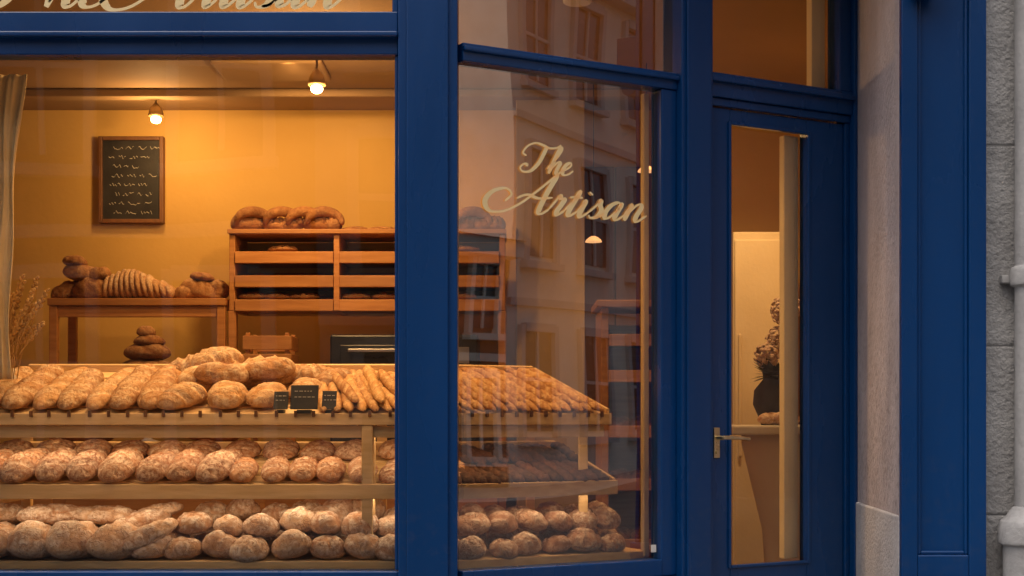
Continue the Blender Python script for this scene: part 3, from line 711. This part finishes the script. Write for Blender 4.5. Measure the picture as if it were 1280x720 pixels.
for (dx,dz,r) in [(-.03,.30,.05),(.03,.37,.055),(.06,.50,.065)]:
    cc=Vector((1.13+dx,1.72+U(-.03,.03),1.061+dz))
    for k in range(170):
        v=Vector((U(-1,1),U(-1,1),U(-1,1)))
        if v.length<.1: continue
        v.normalize(); b.loaf(cc+v*r*U(.8,1.05),.020,.018,.008,v.cross(Vector((.3,.2,1))),v,'slice',5,6)
    b.tube([(1.13,1.72,1.26),tuple(cc)],.004,6)
for k in range(90):
    a=U(0,6.28); l=U(.05,.13); d=Vector((math.cos(a),math.sin(a),U(-.4,1.3))).normalized(); c=Vector((1.13,1.72,1.28))
    s_=d.cross(Vector((0,0,1))).normalized()*.014; o=len(lf.v); m_=c+d*l*.6; lf.v+=[tuple(c),tuple(m_+s_),tuple(c+d*l),tuple(m_-s_)]; lf.t+=[0]*4; lf.f.append([o,o+1,o+2,o+3])
b.obj('dried_blooms',FLOWER,e,smooth=True); lf.obj('leaves',LEAF,e)
g=B()
for (x,y,L) in ((1.10,1.62,.11),(1.18,1.66,.12),(1.14,1.60,.08)): g.loaf((x,y,1.062),L,.09,.07,(1,.3,0),(0,0,1),'roll',20,18)
g.obj('counter_rolls',B_ROLL,smooth=True)

# ------------------------------------------------------------ lamps
WARM=(1,.57,.215)
def light(name,typ,loc,power,rad=.05,col=WARM,tgt=None,angle=110,size=None):
    l=bpy.data.lights.new(name,typ); l.energy=power; l.color=col
    if typ!='AREA': l.shadow_soft_size=rad
    else: l.shape='RECTANGLE'; l.size,l.size_y=size
    o=bpy.data.objects.new(name,l); scene.collection.objects.link(o); o.location=loc
    if typ=='SPOT': l.spot_size=math.radians(angle); l.spot_blend=.7
    if tgt is not None: d=Vector(tgt)-Vector(loc); o.rotation_euler=d.to_track_quat('-Z','Y').to_euler()
    return o
HOUS=surf('lamp_housing',(.35,.25,.12),(.45,.32,.16),6,.4,0,metal=.5)
def spotlamp(u,v,y):
    e=empty('ceiling_spotlight'); p=px_to_world(u,v,y)
    one('housing',HOUS,lambda b:(b.lathe((p[0],p[1],p[2]),[(.036,.0),(.038,.01),(.03,.04),(.015,.06),(.006,.07)],20),b.lathe((p[0],p[1],0),[(.005,p[2]+.07),(.005,2.69),(.03,2.692),(.03,2.6995)],16)),parent=e,smooth=True)
    b=B(); b.lathe((p[0],p[1],p[2]-.022),[(.008,-.010),(.020,-.005),(.026,.006),(.024,.018),(.012,.0215)],20); b.obj('bulb',BULB,e,smooth=True)
    return p
pA=spotlamp(396,107,1.5); pB=spotlamp(195,146,2.6)
light('ceiling_spotlight_lamp','POINT',(pA[0],pA[1],pA[2]-.08),22,.04)
light('ceiling_spotlight_lamp','POINT',(pB[0],pB[1]-.02,pB[2]-.08),9,.04)
for i,(x,y) in enumerate([(-1.45,.75),(-.85,.75),(-.25,.85),(.25,1.0)]):
    one('recessed_downlight',WHITEP,lambda b:b.lathe((x,y,2.68),[(.05,0),(.055,.005),(.055,.019)],20))
    light('downlight_and_fill','SPOT',(x,y,2.665),[70,66,58,56][i],.05,tgt=(x*.95,y-.42,1.1),angle=100)
light('downlight_and_fill','SPOT',(1.05,1.75,2.66),60,.05,tgt=(1.1,2.0,0),angle=130)  # unseen light added to brighten the room behind the door
light('downlight_and_fill','SPOT',(-1.0,1.9,2.66),60,.05,tgt=(-.95,3,1.6),angle=120)  # unseen fill added to light the back wall, no fitting
# made-up lights under the trays, added to brighten the lower shelves
sp=empty('added_shelf_light')
one('added_light_housing',WHITEP,lambda b:b.box(-1.69,-.50,Cy+.034,Cy+.050,Z1-.040,Z1-.030),parent=sp)
l=light('added_tray_light','AREA',(-.95,Cy+.045,Z1-.045),2.0,col=(1,.70,.38),tgt=(-.95,Cy+.13,Z1-.3),size=(1.5,.015)); l.parent=sp
l=light('added_tray_light','AREA',(-.95,Cy+.011,Z2-.026),1.1,col=(1,.74,.46),tgt=(-.95,Cy+.05,Z2-.3),size=(1.5,.012)); l.parent=sp
q0=MI(.27,OFF+.045)
l=light('added_tray_light','AREA',(q0[0],q0[1],Z1-.045),.6,col=(1,.70,.38),size=(.4,.015)); l.rotation_euler=(0,0,AN); l.parent=sp
q0=MI(.32,OFF+.011)
l=light('added_tray_light','AREA',(q0[0],q0[1],Z2-.026),.55,col=(1,.74,.46),size=(.5,.012)); l.rotation_euler=(0,0,AN); l.parent=sp
for (u,v,y) in [(742,300,2.3),(808,212,2.0)]:
    p=px_to_world(u,v,y); e=empty('pendant_lamp')
    one('shade',BULB2,lambda b:b.lathe(p,[(.040,-.010),(.036,.0),(.022,.012),(.01,.018)],24),parent=e,smooth=True)
    one('cord',BLACK,lambda b:b.tube([(p[0],p[1],p[2]+.018),(p[0],p[1],2.699)],.002,6),parent=e)

# ------------------------------------------------------------ daylight (bright overcast)
w=bpy.data.worlds.new('World'); scene.world=w; w.use_nodes=True; nt=w.node_tree
sk=nt.nodes.new('ShaderNodeTexSky'); sk.sky_type='NISHITA'; sk.sun_disc=False
sd=Vector((-.28,-.36,.88)).normalized()
sk.sun_elevation=math.asin(sd.z); sk.sun_rotation=math.atan2(sd.x,sd.y); sk.dust_density=5; sk.air_density=1; sk.ozone_density=.6
bg=nt.nodes['Background']; nt.links.new(sk.outputs[0],bg.inputs[0]); bg.inputs[1].default_value=.15
sl=bpy.data.lights.new('sun','SUN'); sl.energy=1.5; sl.angle=math.radians(110); sl.color=(1,.90,.80)
so=bpy.data.objects.new('sun',sl); scene.collection.objects.link(so); so.rotation_euler=(-sd).to_track_quat('-Z','Y').to_euler()

cam=bpy.data.cameras.new('camera'); co=bpy.data.objects.new('camera',cam); scene.collection.objects.link(co)
co.location=(0,CAMY,EYE); co.rotation_euler=(math.radians(90),0,0); cam.lens=50; cam.sensor_width=36; cam.shift_y=.125; cam.clip_end=600; cam.clip_start=.05
scene.camera=co
scene.view_settings.view_transform='Standard'; scene.view_settings.look='None'; scene.view_settings.exposure=0
